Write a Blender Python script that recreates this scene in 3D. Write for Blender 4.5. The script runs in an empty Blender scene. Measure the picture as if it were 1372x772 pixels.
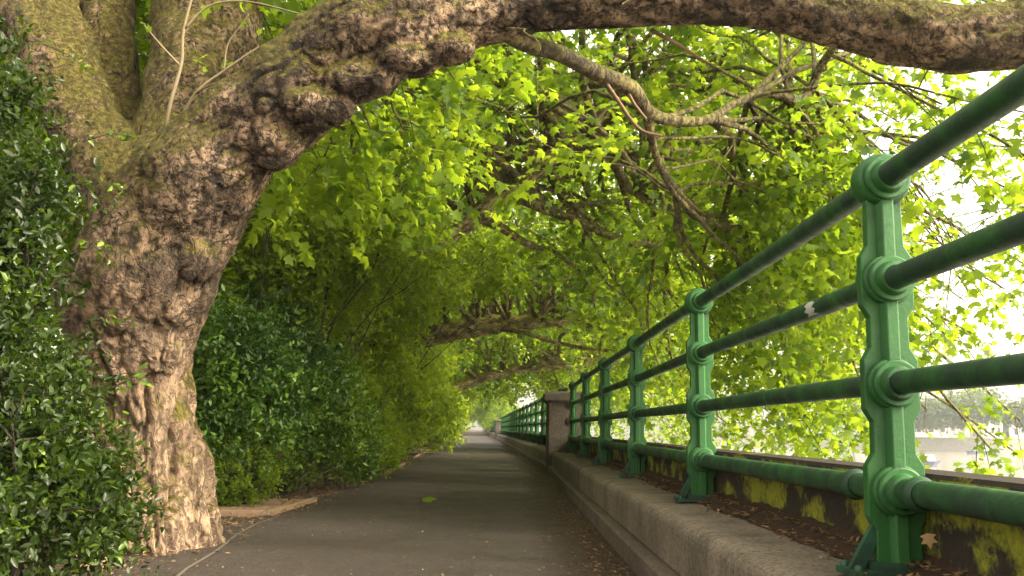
import bpy, bmesh, math, random
import numpy as np
from mathutils import Vector, Matrix, Quaternion, noise
R = math.radians
rng = np.random.default_rng(11)
random.seed(5)
scene = bpy.context.scene
col = scene.collection
EYE = 0.78
F, PITCH, ROLL, YAW = 1265.7, .1477, .0117, .0014      # focal length in photo pixels, camera angles

def at(px, py, Y):
    """point at distance Y along the view, used to read sizes off the photograph"""
    x = px-686; y = 386-py
    x, y = x*math.cos(ROLL)-y*math.sin(ROLL), x*math.sin(ROLL)+y*math.cos(ROLL)
    dx, dy, dz = x, F*math.cos(PITCH)-y*math.sin(PITCH), F*math.sin(PITCH)+y*math.cos(PITCH)
    X, YY = dx*math.cos(YAW)+dy*math.sin(YAW), -dx*math.sin(YAW)+dy*math.cos(YAW)
    return Vector((X/YY*Y, Y, dz/YY*Y+EYE))

# ------------------------------------------------------------------ helpers
def tag(o, label=None, cat=None, group=None, kind=None):
    if label: o['label'] = label
    if cat: o['category'] = cat
    if group: o['group'] = group
    if kind: o['kind'] = kind
    return o
def empty(name, loc, label, cat, group=None):
    o = bpy.data.objects.new(name, None); col.objects.link(o); o.location = loc
    o.empty_display_size = .2
    return tag(o, label, cat, group)
def link(name, me, mats, parent=None, smooth=False):
    o = bpy.data.objects.new(name, me); col.objects.link(o)
    for m in (mats if isinstance(mats, (list, tuple)) else [mats]): me.materials.append(m)
    if parent:
        o.parent = parent
        o.matrix_parent_inverse = Matrix.Translation(parent.location).inverted()
    if smooth: me.shade_smooth()
    return o
class MB:
    def __init__(s): s.v = []; s.f = []; s.m = []; s.sm = []
    def add(s, vs, fs, mi=0, smooth=False):
        b = len(s.v); s.v += [tuple(v) for v in vs]
        for f in fs: s.f.append([b+i for i in f]); s.m.append(mi); s.sm.append(smooth)
    def box(s, a, b, mi=0):
        x0, y0, z0 = a; x1, y1, z1 = b
        s.add([(x0,y0,z0),(x1,y0,z0),(x1,y1,z0),(x0,y1,z0),(x0,y0,z1),(x1,y0,z1),(x1,y1,z1),(x0,y1,z1)],
              [(0,3,2,1),(4,5,6,7),(0,1,5,4),(1,2,6,5),(2,3,7,6),(3,0,4,7)], mi)
    def prism(s, outline, axis, a, b, mi=0):
        """outline in the other two axes, extruded from a to b along axis"""
        n = len(outline); vs = []
        for t in (a, b):
            for (p, q) in outline:
                vs.append({0:(t,p,q),1:(p,t,q),2:(p,q,t)}[axis])
        fs = [tuple(range(n))[::-1], tuple(range(n, 2*n))]+[(i,(i+1)%n,n+(i+1)%n,n+i) for i in range(n)]
        s.add(vs, fs, mi)
    def tube(s, pts, rad, n=8, mi=0, cap=True, smooth=True):
        pts = [Vector(p) for p in pts]
        if not hasattr(rad, '__len__'): rad = [rad]*len(pts)
        vs = []; up = Vector((.13, .31, .94)); a = None
        for i, p in enumerate(pts):
            t = (pts[min(i+1, len(pts)-1)]-pts[max(i-1, 0)]).normalized()
            if a is None:
                a = t.cross(up)
                if a.length < .1: a = t.cross(Vector((1,0,0)))
                a.normalize()
            else: a = (a-t*a.dot(t)).normalized()
            b = t.cross(a)
            for k in range(n):
                w = 2*math.pi*k/n
                vs.append(p+(a*math.cos(w)+b*math.sin(w))*rad[i])
        fs = []
        for i in range(len(pts)-1):
            for k in range(n):
                fs.append((i*n+k, i*n+(k+1)%n, (i+1)*n+(k+1)%n, (i+1)*n+k))
        base = len(s.v); s.add(vs, fs, mi, smooth)
        if cap:
            s.f += [[base+k for k in range(n)][::-1], [base+(len(pts)-1)*n+k for k in range(n)]]
            s.m += [mi, mi]; s.sm += [False, False]
    def lathe(s, prof, origin, axis=1, n=24, mi=0, smooth=True, sharp=False):
        """prof: (t, r) along axis through origin"""
        if sharp:
            for a, b in zip(prof, prof[1:]): s.lathe([a, b], origin, axis, n, mi, smooth)
            return
        vs = []
        for (t, r) in prof:
            for k in range(n):
                w = 2*math.pi*k/n; c, d = r*math.cos(w), r*math.sin(w)
                v = {0:(t,c,d),1:(c,t,d),2:(c,d,t)}[axis]
                vs.append((origin[0]+v[0], origin[1]+v[1], origin[2]+v[2]))
        fs = [(i*n+k, i*n+(k+1)%n, (i+1)*n+(k+1)%n, (i+1)*n+k) for i in range(len(prof)-1) for k in range(n)]
        s.add(vs, fs, mi, smooth)
    def mesh(s, name):
        me = bpy.data.meshes.new(name); me.from_pydata(s.v, [], s.f)
        me.polygons.foreach_set('material_index', s.m); me.polygons.foreach_set('use_smooth', s.sm)
        me.update(); return me
    def build(s, name, mats, parent=None, fix=True):
        me = s.mesh(name)
        if fix:
            bm = bmesh.new(); bm.from_mesh(me); bmesh.ops.recalc_face_normals(bm, faces=bm.faces); bm.to_mesh(me); bm.free()
        return link(name, me, mats, parent)
def bevel(o, w=.01, seg=2):
    m = o.modifiers.new('bevel', 'BEVEL'); m.width = w; m.segments = seg; m.limit_method = 'ANGLE'; m.angle_limit = R(40)
    return o

# ------------------------------------------------------------------ materials
def newmat(name):
    m = bpy.data.materials.new(name); m.use_nodes = True
    nt = m.node_tree; nt.nodes.clear()
    out = nt.nodes.new('ShaderNodeOutputMaterial')
    return m, nt, out
def N(nt, t, ins=None, **kw):
    n = nt.nodes.new(t)
    for k, v in kw.items(): setattr(n, k, v)
    for k, v in (ins or {}).items():
        if hasattr(v, 'is_linked') or isinstance(v, bpy.types.NodeSocket): nt.links.new(v, n.inputs[k])
        else: n.inputs[k].default_value = v
    return n
def c4(c): return (c[0], c[1], c[2], 1)
def noise_(nt, vec, scale, detail=5, rough=.6, dist=0):
    return N(nt, 'ShaderNodeTexNoise', {'Vector': vec, 'Scale': scale, 'Detail': detail, 'Roughness': rough, 'Distortion': dist}).outputs['Fac']
def ramp(nt, fac, stops, interp='LINEAR'):
    r = nt.nodes.new('ShaderNodeValToRGB'); nt.links.new(fac, r.inputs[0]); r.color_ramp.interpolation = interp
    e = r.color_ramp.elements
    while len(e) < len(stops): e.new(.5)
    for i, (p, c) in enumerate(stops):
        e[i].position = p; e[i].color = c4(c) if hasattr(c, '__len__') else (c, c, c, 1)
    return r.outputs[0]
def mix(nt, fac, a, b, mode='MIX'):
    n = nt.nodes.new('ShaderNodeMix'); n.data_type = 'RGBA'; n.blend_type = mode
    for sock, v in ((n.inputs[0], fac), (n.inputs[6], a), (n.inputs[7], b)):
        if isinstance(v, bpy.types.NodeSocket): nt.links.new(v, sock)
        else: sock.default_value = c4(v) if hasattr(v, '__len__') else v
    return n.outputs[2]
def math_(nt, op, a, b=0.0):
    n = nt.nodes.new('ShaderNodeMath'); n.operation = op; n.use_clamp = False
    for i, v in enumerate((a, b)):
        if isinstance(v, bpy.types.NodeSocket): nt.links.new(v, n.inputs[i])
        else: n.inputs[i].default_value = v
    return n.outputs[0]
def scaled(nt, vec, s, rot=(0,0,0)):
    return N(nt, 'ShaderNodeMapping', {'Vector': vec, 'Scale': s, 'Rotation': rot}).outputs[0]
def principled(nt, out, colr, rough=.7, spec=.4, bump=None, bstr=.5, bdist=.01, metal=0.0, coat=0.0):
    p = nt.nodes.new('ShaderNodeBsdfPrincipled')
    for k, v in (('Base Color', colr), ('Roughness', rough), ('Specular IOR Level', spec), ('Metallic', metal), ('Coat Weight', coat)):
        if isinstance(v, bpy.types.NodeSocket): nt.links.new(v, p.inputs[k])
        else: p.inputs[k].default_value = c4(v) if hasattr(v, '__len__') else v
    if bump is not None:
        b = N(nt, 'ShaderNodeBump', {'Strength': bstr, 'Distance': bdist, 'Height': bump})
        nt.links.new(b.outputs[0], p.inputs['Normal'])
    if out: nt.links.new(p.outputs[0], out.inputs[0])
    return p
def coord(nt, kind='Object'): return nt.nodes.new('ShaderNodeTexCoord').outputs[kind]

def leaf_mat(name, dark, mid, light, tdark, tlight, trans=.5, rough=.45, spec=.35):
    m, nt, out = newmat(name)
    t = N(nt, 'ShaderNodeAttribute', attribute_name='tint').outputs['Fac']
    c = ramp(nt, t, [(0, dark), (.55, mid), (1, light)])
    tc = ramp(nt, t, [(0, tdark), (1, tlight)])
    p = principled(nt, None, c, rough, spec)
    tr = N(nt, 'ShaderNodeBsdfTranslucent', {'Color': tc})
    mx = N(nt, 'ShaderNodeMixShader', {0: trans}); nt.links.new(p.outputs[0], mx.inputs[1]); nt.links.new(tr.outputs[0], mx.inputs[2])
    nt.links.new(mx.outputs[0], out.inputs[0])
    return m
PLANE_LEAF = leaf_mat('plane_leaf', (.035,.075,.007), (.075,.14,.011), (.16,.25,.02), (.16,.29,.008), (.50,.63,.03), .56, .5, .3)
SMALL_LEAF = leaf_mat('small_leaf', (.045,.085,.008), (.085,.14,.012), (.15,.22,.018), (.22,.33,.008), (.48,.60,.02), .5, .5, .3)
GLOSS_LEAF = leaf_mat('glossy_leaf', (.015,.038,.007), (.027,.065,.010), (.085,.165,.014), (.03,.09,.006), (.2,.34,.012), .25, .42, .35)
NEAR_LEAF = leaf_mat('shaded_shrub_leaf', (.013,.025,.003), (.028,.052,.005), (.12,.19,.014), (.03,.08,.004), (.24,.36,.012), .25, .40, .35)  # leaf colours darkened, painting in the shade over the near left hedge
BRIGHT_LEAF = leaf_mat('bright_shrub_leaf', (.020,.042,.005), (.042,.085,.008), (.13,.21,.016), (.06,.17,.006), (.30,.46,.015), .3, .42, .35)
FAR_LEAF = leaf_mat('far_leaf', (.05,.09,.03), (.07,.12,.04), (.10,.15,.05), (.1,.2,.03), (.2,.3,.06), .3, .7, .2)

def bark_mat(name, base, light, dark, moss, attr=True, sc=1.0, plate=.5, mossamt=1.0):
    m, nt, out = newmat(name)
    if attr: v = N(nt, 'ShaderNodeAttribute', attribute_name='fc').outputs['Vector']
    else: v = scaled(nt, coord(nt), (1,1,.45))
    o = coord(nt)
    n1 = noise_(nt, v, 5*sc, 6, .65, .4); n2 = noise_(nt, v, 26*sc, 6, .7, .6); n3 = noise_(nt, v, 90*sc, 4, .7)
    vor = N(nt, 'ShaderNodeTexVoronoi', {'Vector': mix(nt, .30, v, N(nt,'ShaderNodeTexNoise',{'Vector':v,'Scale':5.0*sc, 'Detail': 5.0}).outputs['Color']), 'Scale': 9*sc}, feature='DISTANCE_TO_EDGE').outputs['Distance']
    vc = N(nt, 'ShaderNodeTexVoronoi', {'Vector': v, 'Scale': 9*sc}).outputs['Color']
    c = mix(nt, ramp(nt, n1, [(.42, 0), (.60, 1)]), base, light)
    c = mix(nt, math_(nt, 'MULTIPLY', ramp(nt, n2, [(.41, 1), (.53, 0)]), .9), c, dark)
    big = noise_(nt, o, 2.4, 4, .6, .3)
    c = mix(nt, ramp(nt, big, [(.50,0),(.62,.85)]), c, [dark[i]*1.6 for i in range(3)])
    c = mix(nt, ramp(nt, noise_(nt, o, 7, 4, .6), [(.56,0),(.66,.55)]), c, [min(1,light[i]*q) for i, q in enumerate((1.12,1.08,1.0))])
    crack = ramp(nt, vor, [(0, 1), (.055, 0)])
    c = mix(nt, math_(nt, 'MULTIPLY', crack, plate), c, dark)
    if attr:
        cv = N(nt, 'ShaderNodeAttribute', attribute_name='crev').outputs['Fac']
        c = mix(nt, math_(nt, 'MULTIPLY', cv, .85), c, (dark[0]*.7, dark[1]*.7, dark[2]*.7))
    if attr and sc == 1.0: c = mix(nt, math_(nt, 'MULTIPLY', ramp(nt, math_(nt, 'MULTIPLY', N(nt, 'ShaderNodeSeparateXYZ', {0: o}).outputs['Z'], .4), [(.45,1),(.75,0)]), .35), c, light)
    # algae grows on surfaces that face up
    nz = N(nt, 'ShaderNodeSeparateXYZ', {0: N(nt, 'ShaderNodeNewGeometry').outputs['Normal']}).outputs['Z']
    mf = math_(nt, 'ADD', math_(nt, 'MULTIPLY', nz, .55), math_(nt, 'MULTIPLY', noise_(nt, o, 4.0, 5, .65), .9))
    if attr: mf = math_(nt, 'SUBTRACT', mf, math_(nt, 'MULTIPLY', ramp(nt, N(nt, 'ShaderNodeSeparateXYZ', {0: o}).outputs['Z'], [(.0,1),(1.0,0)]), .30))
    if attr and sc == 1.0: mf = math_(nt, 'ADD', mf, math_(nt, 'MULTIPLY', ramp(nt, math_(nt, 'MULTIPLY', N(nt, 'ShaderNodeSeparateXYZ', {0: o}).outputs['Z'], .3), [(.50,0),(.66,1)]), .07))
    mf = math_(nt, 'MULTIPLY', ramp(nt, mf, [(.43, 0), (.72, .95)]), mossamt)
    mc = mix(nt, ramp(nt, n2, [(.3, 0), (.7, 1)]), (moss[0]*.45, moss[1]*.45, moss[2]*.5), moss)
    c = mix(nt, mf, c, mc)
    h = math_(nt, 'ADD', math_(nt, 'MULTIPLY', ramp(nt, n2, [(.36,0),(.50,.75),(.7,1)]), 1.0), math_(nt, 'MULTIPLY', n3, .45))
    h = math_(nt, 'SUBTRACT', h, math_(nt, 'MULTIPLY', crack, .5*plate))
    principled(nt, out, c, .85, .3, h, 1.0, .03)
    return m
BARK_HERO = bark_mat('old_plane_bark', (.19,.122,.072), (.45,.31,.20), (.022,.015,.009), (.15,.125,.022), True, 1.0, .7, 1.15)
BARK_PLANE = bark_mat('plane_bark', (.32,.25,.12), (.52,.43,.22), (.08,.06,.035), (.30,.27,.05), True, .8, .35, 1.1)
BARK_BRANCH = bark_mat('branch_bark', (.17,.13,.06), (.30,.25,.10), (.05,.04,.025), (.20,.19,.04), False, 1.2, .2, .8)
BARK_DARK = bark_mat('shrub_stem_bark', (.07,.05,.035), (.13,.10,.07), (.02,.015,.012), (.06,.07,.02), False, 2, .2, .4)

def mat_asphalt():
    m, nt, out = newmat('asphalt'); o = coord(nt)
    g = noise_(nt, o, 75, 4, .85); n = noise_(nt, o, 1.1, 6, .6); n2 = noise_(nt, o, 9, 5, .7)
    c = mix(nt, ramp(nt, n, [(.3,0),(.7,1)]), (.033,.026,.020), (.056,.044,.035))
    c = mix(nt, ramp(nt, n2, [(.55,0),(.75,.6)]), c, (.038,.027,.019))
    g3 = noise_(nt, o, 22, 5, .85); c = mix(nt, ramp(nt, g3, [(.38,.7),(.5,0)]), c, (.022,.016,.012)); c = mix(nt, ramp(nt, g3, [(.58,0),(.7,.6)]), c, (.15,.115,.085))
    c = mix(nt, ramp(nt, g, [(.56,0),(.66,.85)]), c, (.15,.12,.095))
    c = mix(nt, ramp(nt, g, [(.36,.9),(.46,0)]), c, (.016,.012,.010))
    x = N(nt, 'ShaderNodeSeparateXYZ', {0: o}).outputs['X']
    # dirt gathers along the wall and along the bed
    ed = math_(nt, 'ADD', x, math_(nt, 'MULTIPLY', noise_(nt, o, 3, 6, .7), .9))
    c = mix(nt, ramp(nt, math_(nt, 'MULTIPLY', ed, .5), [(.30,0),(.52,.8)]), c, mix(nt, noise_(nt, o, 30, 4, .8), (.018,.012,.009), (.08,.05,.035)))
    rr = ramp(nt, noise_(nt, o, 2.3, 5, .6), [(.3,.62),(.7,.85)])
    h = math_(nt, 'ADD', math_(nt, 'MULTIPLY', g, 1.0), math_(nt, 'MULTIPLY', n2, .8))
    principled(nt, out, c, rr, .3, h, 1.0, .012); return m
def mat_soil():
    m, nt, out = newmat('soil'); o = coord(nt)
    n = noise_(nt, o, 3, 7, .7); n2 = noise_(nt, o, 24, 6, .75)
    c = mix(nt, n, (.035,.024,.016), (.10,.07,.045)); c = mix(nt, ramp(nt, n2, [(.5,0),(.7,.8)]), c, (.17,.115,.07))
    principled(nt, out, c, .95, .15, math_(nt,'ADD',n,n2), 1.0, .05); return m
def mat_concrete(name, base=(.25,.205,.152), dark=(.052,.04,.029), moss=False):
    m, nt, out = newmat(name); o = coord(nt)
    n = noise_(nt, o, 2.2, 7, .65); n2 = noise_(nt, o, 45, 5, .75); st = noise_(nt, scaled(nt, o, (1.6,1.6,.9)), 2.2, 6, .7)
    c = mix(nt, ramp(nt, n, [(.3,0),(.7,1)]), base, [b*.55 for b in base])
    c = mix(nt, ramp(nt, st, [(.48,0),(.72,.8)]), c, dark)
    c = mix(nt, ramp(nt, n2, [(.38,.75),(.5,0)]), c, dark)
    n4 = noise_(nt, o, 110, 3, .8); c = mix(nt, ramp(nt, n4, [(.36,.8),(.47,0)]), c, dark)
    c = mix(nt, ramp(nt, n2, [(.6,0),(.75,.6)]), c, (.42,.38,.31))
    if moss:
        mm = noise_(nt, scaled(nt, o, (1,1.0,1.3)), 3.4, 3, .5)
        c = mix(nt, .92, c, (.018,.013,.009))
        nz_ = N(nt, 'ShaderNodeSeparateXYZ', {0: N(nt, 'ShaderNodeNewGeometry').outputs['Normal']}).outputs['Z']
        mm = math_(nt, 'SUBTRACT', mm, math_(nt, 'MULTIPLY', nz_, .2))
        mc = mix(nt, n2, (.085,.10,.010), (.34,.345,.025))
        c = mix(nt, ramp(nt, math_(nt,'ADD',mm,math_(nt,'MULTIPLY',math_(nt,'SUBTRACT',n2,.5),.3)), [(.48,0),(.58,.95)]), c, mc)
    principled(nt, out, c, .88, .25, math_(nt,'ADD',math_(nt,'MULTIPLY',n2,.7),n), .8, .012); return m
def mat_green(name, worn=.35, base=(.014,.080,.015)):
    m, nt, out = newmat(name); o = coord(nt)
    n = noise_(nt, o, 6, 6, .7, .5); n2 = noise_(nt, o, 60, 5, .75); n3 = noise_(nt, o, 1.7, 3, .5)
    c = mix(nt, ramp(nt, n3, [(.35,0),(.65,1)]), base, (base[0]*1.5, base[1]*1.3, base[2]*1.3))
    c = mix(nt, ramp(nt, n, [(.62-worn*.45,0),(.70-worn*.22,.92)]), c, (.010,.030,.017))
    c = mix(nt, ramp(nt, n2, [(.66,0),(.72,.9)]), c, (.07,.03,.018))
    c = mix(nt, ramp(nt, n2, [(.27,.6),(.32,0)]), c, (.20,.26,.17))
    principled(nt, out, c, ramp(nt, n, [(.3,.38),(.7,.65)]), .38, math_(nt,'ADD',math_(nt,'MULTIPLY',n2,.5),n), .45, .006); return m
def mat_plain(name, c, rough=.7, spec=.3, nscale=8, var=.3):
    m, nt, out = newmat(name); o = coord(nt); n = noise_(nt, o, nscale, 5, .65)
    cc = mix(nt, n, [x*(1-var) for x in c], [min(1,x*(1+var)) for x in c])
    principled(nt, out, cc, rough, spec, n, .4, .01); return m
def mat_water():
    m, nt, out = newmat('river_water'); o = coord(nt)
    h = math_(nt,'ADD', noise_(nt, scaled(nt,o,(.6,1,1)), .5, 4, .6), math_(nt,'MULTIPLY', noise_(nt, o, 2.6, 3, .6), .3))
    principled(nt, out, (.20,.19,.16), .12, .5, h, .15, .2); return m
ASPHALT = mat_asphalt(); SOIL = mat_soil(); CONC = mat_concrete('stone'); PIL = mat_concrete('pillar_stone', (.135,.112,.085), (.04,.03,.022)); CONC_D = mat_concrete('dark_stone', (.17,.13,.10), (.05,.04,.03))
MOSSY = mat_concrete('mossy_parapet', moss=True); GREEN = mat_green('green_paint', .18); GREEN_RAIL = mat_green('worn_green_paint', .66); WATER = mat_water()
WOOD = mat_plain('weathered_timber', (.24,.16,.10), .9, .2, 20, .5); RUST = mat_plain('rust', (.13,.06,.035), .85, .3, 30, .5)
DRY = leaf_mat('dry_leaf', (.10,.055,.03), (.20,.12,.06), (.38,.26,.12), (.2,.1,.04), (.5,.35,.1), .2, .8, .2)

# ------------------------------------------------------------------ world, sun, camera
SUN_EL, SUN_AZ = R(36), R(112)          # azimuth from +Y towards +X: over the river, to the right and a little behind
w = bpy.data.worlds.new('World'); scene.world = w; w.use_nodes = True
nt = w.node_tree; nt.nodes.clear()
sky = nt.nodes.new('ShaderNodeTexSky'); sky.sky_type = 'NISHITA'; sky.sun_disc = False
sky.sun_elevation = SUN_EL; sky.sun_rotation = SUN_AZ; sky.air_density = 1.0; sky.dust_density = 4.0; sky.ozone_density = 1.0
hs = N(nt, 'ShaderNodeHueSaturation', {'Saturation': .2, 'Color': sky.outputs[0]})
bg = N(nt, 'ShaderNodeBackground', {'Color': mix(nt, 1.0, hs.outputs[0], (1.0,.90,.72), 'MULTIPLY'), 'Strength': .15})
ow = nt.nodes.new('ShaderNodeOutputWorld'); nt.links.new(bg.outputs[0], ow.inputs[0])
sun = bpy.data.lights.new('sun', 'SUN'); sun.energy = 1.3; sun.angle = R(11); sun.color = (1, .93, .80)
so = bpy.data.objects.new('sun', sun); col.objects.link(so)
sd = Vector((math.sin(SUN_AZ)*math.cos(SUN_EL), math.cos(SUN_AZ)*math.cos(SUN_EL), math.sin(SUN_EL)))
so.rotation_euler = sd.to_track_quat('Z', 'Y').to_euler(); so.location = (20, 10, 30)
cam = bpy.data.cameras.new('camera'); co = bpy.data.objects.new('camera', cam); col.objects.link(co)
cam.sensor_width = 36; cam.lens = 36*F/1372; cam.clip_end = 3000; cam.clip_start = .05
M = Matrix.Rotation(-YAW, 4, 'Z') @ Matrix.Rotation(math.pi/2+PITCH, 4, 'X') @ Matrix.Rotation(ROLL, 4, 'Z')
co.matrix_world = Matrix.Translation((0, 0, EYE)) @ M
scene.camera = co
vs = scene.view_settings; vs.view_transform = 'Standard'; vs.look = 'None'; vs.gamma = 1; vs.exposure = 2.45
scene.cycles.max_bounces = 10; scene.cycles.transmission_bounces = 6; scene.cycles.diffuse_bounces = 5; scene.cycles.volume_bounces = 0
scene.render.resolution_x = 1024; scene.render.resolution_y = 576

# ------------------------------------------------------------------ alignment: straight to the first pillar, then bending slightly left
BEND = 17.3
def fx(Y): return 0 if Y < BEND else -.032*(Y-BEND)
def strip(name, lefts, rights, z, mat, parent=None, crown=0):
    mb = MB(); vs = []
    for (a, b) in zip(lefts, rights): vs += [(a[0], a[1], z), (b[0], b[1], z)]
    mb.add(vs, [(2*i, 2*i+1, 2*i+3, 2*i+2) for i in range(len(lefts)-1)])
    return mb.build(name, mat, parent)
# terrain: one sheet on the park side
YS = [-60,-5,5,9.8,14,21.5,38,70,108,200,420]
XW = [1.30+fx(y) for y in YS]
g = strip('ground', [(-500,y) for y in YS], list(zip(XW, YS)), -.004, SOIL); tag(g, kind='structure')
LEFT = {-60:-2.2,-5:-2.1,5:-2.3,9.8:-2.06,14:-2.0,21.5:-2.3,38:-2.75,70:-3.6,108:-4.85,200:-7.8,420:-14.5}
p = strip('path', [(LEFT[y], y) for y in YS], [(.90+fx(y), y) for y in YS], .004, ASPHALT); tag(p, kind='structure')
# wobbly tarmac repair along the bed
rp = MB(); a = [(-1.30,3.6),(-1.62,4.6),(-1.74,5.3),(-1.80,6.0),(-1.93,6.9),(-2.0,7.7),(-1.97,8.3)]
for i in range(len(a)-1):
    (x0,y0),(x1,y1) = a[i], a[i+1]; rp.add([(x0-.011,y0,.009),(x0+.009,y0,.009),(x1+.009,y1,.009),(x1-.011,y1,.009)], [(0,1,2,3)])
rp = rp.build('path_seam', mat_plain('tar_seam', (.11,.09,.07), .8, .3, 50, .4)); tag(rp, kind='structure')
# river
rv = MB(); rv.add([(1.2,-60,-4.7),(900,-60,-4.7),(900,900,-4.7),(-60,900,-4.7),(-15,430,-4.7),(1.2,20,-4.7)], [(0,1,2,3,4,5)])
rv = rv.build('river', WATER); tag(rv, kind='structure')

# ------------------------------------------------------------------ river wall: base course, coping, parapet
rw = empty('river_wall', (1.0, 8, 0), 'low stone river wall with rounded ledge and mossy parapet beneath the green railing', 'wall')
def along(prof, ys, name, mat, parent, dy=0.0):
    """profile (x,z) swept along the wall line"""
    mb = MB(); n = len(prof); vs = []
    for y in ys:
        for (x, z) in prof: vs.append((x+fx(y), y, z))
    fs = [(i*n+k, i*n+(k+1)%n, (i+1)*n+(k+1)%n, (i+1)*n+k) for i in range(len(ys)-1) for k in range(n)]
    fs += [tuple(range(n)), tuple((len(ys)-1)*n+k for k in range(n))]
    mb.add(vs, fs); return mb.build(name, mat, parent)
WY = [-6, 3, 10, BEND, 40, 100, 300]
along([(.70,-.3),(.70,.115),(.715,.13),(1.25,.13),(1.25,-.3)], WY, 'base_course', CONC_D, rw)
r0 = .06; nose = [(.775+r0-r0*math.cos(t), .37-r0+r0*math.sin(t)) for t in [0,.3,.6,.9,1.2,math.pi/2]]
cp = MB(); joints = [-6,-4.2,-2.4,-.6,1.35,3.35,5.5,7.6,9.7,11.8,13.9,15.8,17.3]+[17.3+2.4*k for k in range(1, 60)]
prof = [(.775,.134)]+nose+[(1.17,.385),(1.17,.134)]
for a, b in zip(joints, joints[1:]):
    n = len(prof); vs = [(x+fx(y), y, z) for y in (a+.006, b-.006) for (x, z) in prof]
    cp.add(vs, [(k,(k+1)%n,n+(k+1)%n,n+k) for k in range(n)]+[tuple(range(n)), tuple(n+k for k in range(n))])
bevel(cp.build('coping', CONC, rw), .006, 2)
along([(.80,.132),(.80,.35),(1.16,.36),(1.16,.132)], WY, 'mortar_bed', CONC_D, rw)
along([(1.172,-5.5),(1.172,.655),(1.182,.668),(1.29,.672),(1.30,.655),(1.30,-5.5)], WY, 'parapet', MOSSY, rw)

mb = MB(); vs = []; m_ = 500
for i in range(m_):
    y = -1+18.0*i/(m_-1); k = noise.noise((y*2.2,3,0))+.5*noise.noise((y*9,1,0)); q = .5*noise.noise((y*15,8,0))
    vs += [(1.06+.05*k, y, .3865), (1.10+.03*k, y, .405+.012*q), (1.145, y, .425+.02*k+.012*q), (1.171, y, .45+.03*k)]
mb.add(vs, [(4*i+j, 4*i+j+1, 4*i+j+5, 4*i+j+4) for i in range(m_-1) for j in range(3)], 0, True)
tag(mb.build('debris_drift', mat_plain('leaf_mould', (.040,.026,.017), .95, .1, 45, 1.0)), 'drift of dark leaf mould in the corner between ledge and parapet', 'leaf mould', None, 'stuff')

# ------------------------------------------------------------------ railing
H_TOP = EYE+.739
RZ = [H_TOP, H_TOP-.3, H_TOP-.6, H_TOP-.9]
def post_mesh():
    mb = MB()
    def sect(z):  # half width of plate
        return .050+(.012*(H_TOP-z)/1.1)
    out = []
    top = RZ[0]; zz = []
    zz.append((top-.02, sect(top)))
    for zc in RZ[1:]:
        w0 = sect(zc)
        zz += [(zc+.104, w0), (zc+.068, w0+.022), (zc-.072, w0+.023), (zc-.108, w0+.002)]
    zz.append((.38, sect(.38)+.003))
    L = [(-w_, z) for z, w_ in zz]; Rr = [(w_, z) for z, w_ in zz][::-1]
    mb.prism([(x, z) for x, z in L+Rr], 1, -.019, .019)
    # central rib, chamfered, running the whole height
    rib = [(-.028,-.019),(-.017,-.046),(.017,-.046),(.028,-.019),(.028,.019),(.017,.046),(-.017,.046),(-.028,.019)]
    mb.prism(rib, 2, .38, RZ[0]-.03)
    for i, zc in enumerate(RZ):
        big = .079 if i == 0 else .073
        for s in (-1, 1):
            if i == 0: mb.lathe([(0,.080),(s*.022,.080),(s*.036,.076),(s*.044,.070)], (0,0,zc), 1, 36)
            else: mb.lathe([(s*.015,.074),(s*.036,.073),(s*.042,.069)], (0,0,zc), 1, 36, 0, True, True)
            mb.lathe([(s*.042,.070),(s*.043,.064),(s*.047,.063),(s*.049,.066),(s*.058,.066),(s*.062,.062),(s*.062,.050)], (0,0,zc), 1, 36, 0, True, True)
            mb.lathe([(s*.060,.052),(s*.068,.049),(s*.082,.046),(s*.088,.043),(s*.089,.034)], (0,0,zc), 1, 36, 0, True, True)
    return mb.mesh('post')
def foot_mesh():
    mb = MB()
    mb.box((-.15,-.075,.386),(.10,.075,.404)); mb.box((-.085,-.06,.404),(.075,.06,.425))
    # raking stay towards the path
    mb.prism([(-.14,.404),(-.10,.404),(-.035,.52),(-.05,.56)], 1, -.012, .012)
    for (x, y) in ((-.13,-.055),(-.13,.055),(.085,-.055),(.085,.055)):
        mb.lathe([(.404,.014),(.416,.014),(.420,.006),(.421,.001)], (x,y,0), 2, 6)
    return mb.mesh('foot')
PM = post_mesh(); FM = foot_mesh()
for me in (PM, FM):
    bm = bmesh.new(); bm.from_mesh(me); bmesh.ops.recalc_face_normals(bm, faces=bm.faces); bm.to_mesh(me); bm.free()
PM.materials.append(GREEN); FM.materials.append(mat_green('dirty_green_paint', .75, (.02,.09,.05)))
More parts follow.
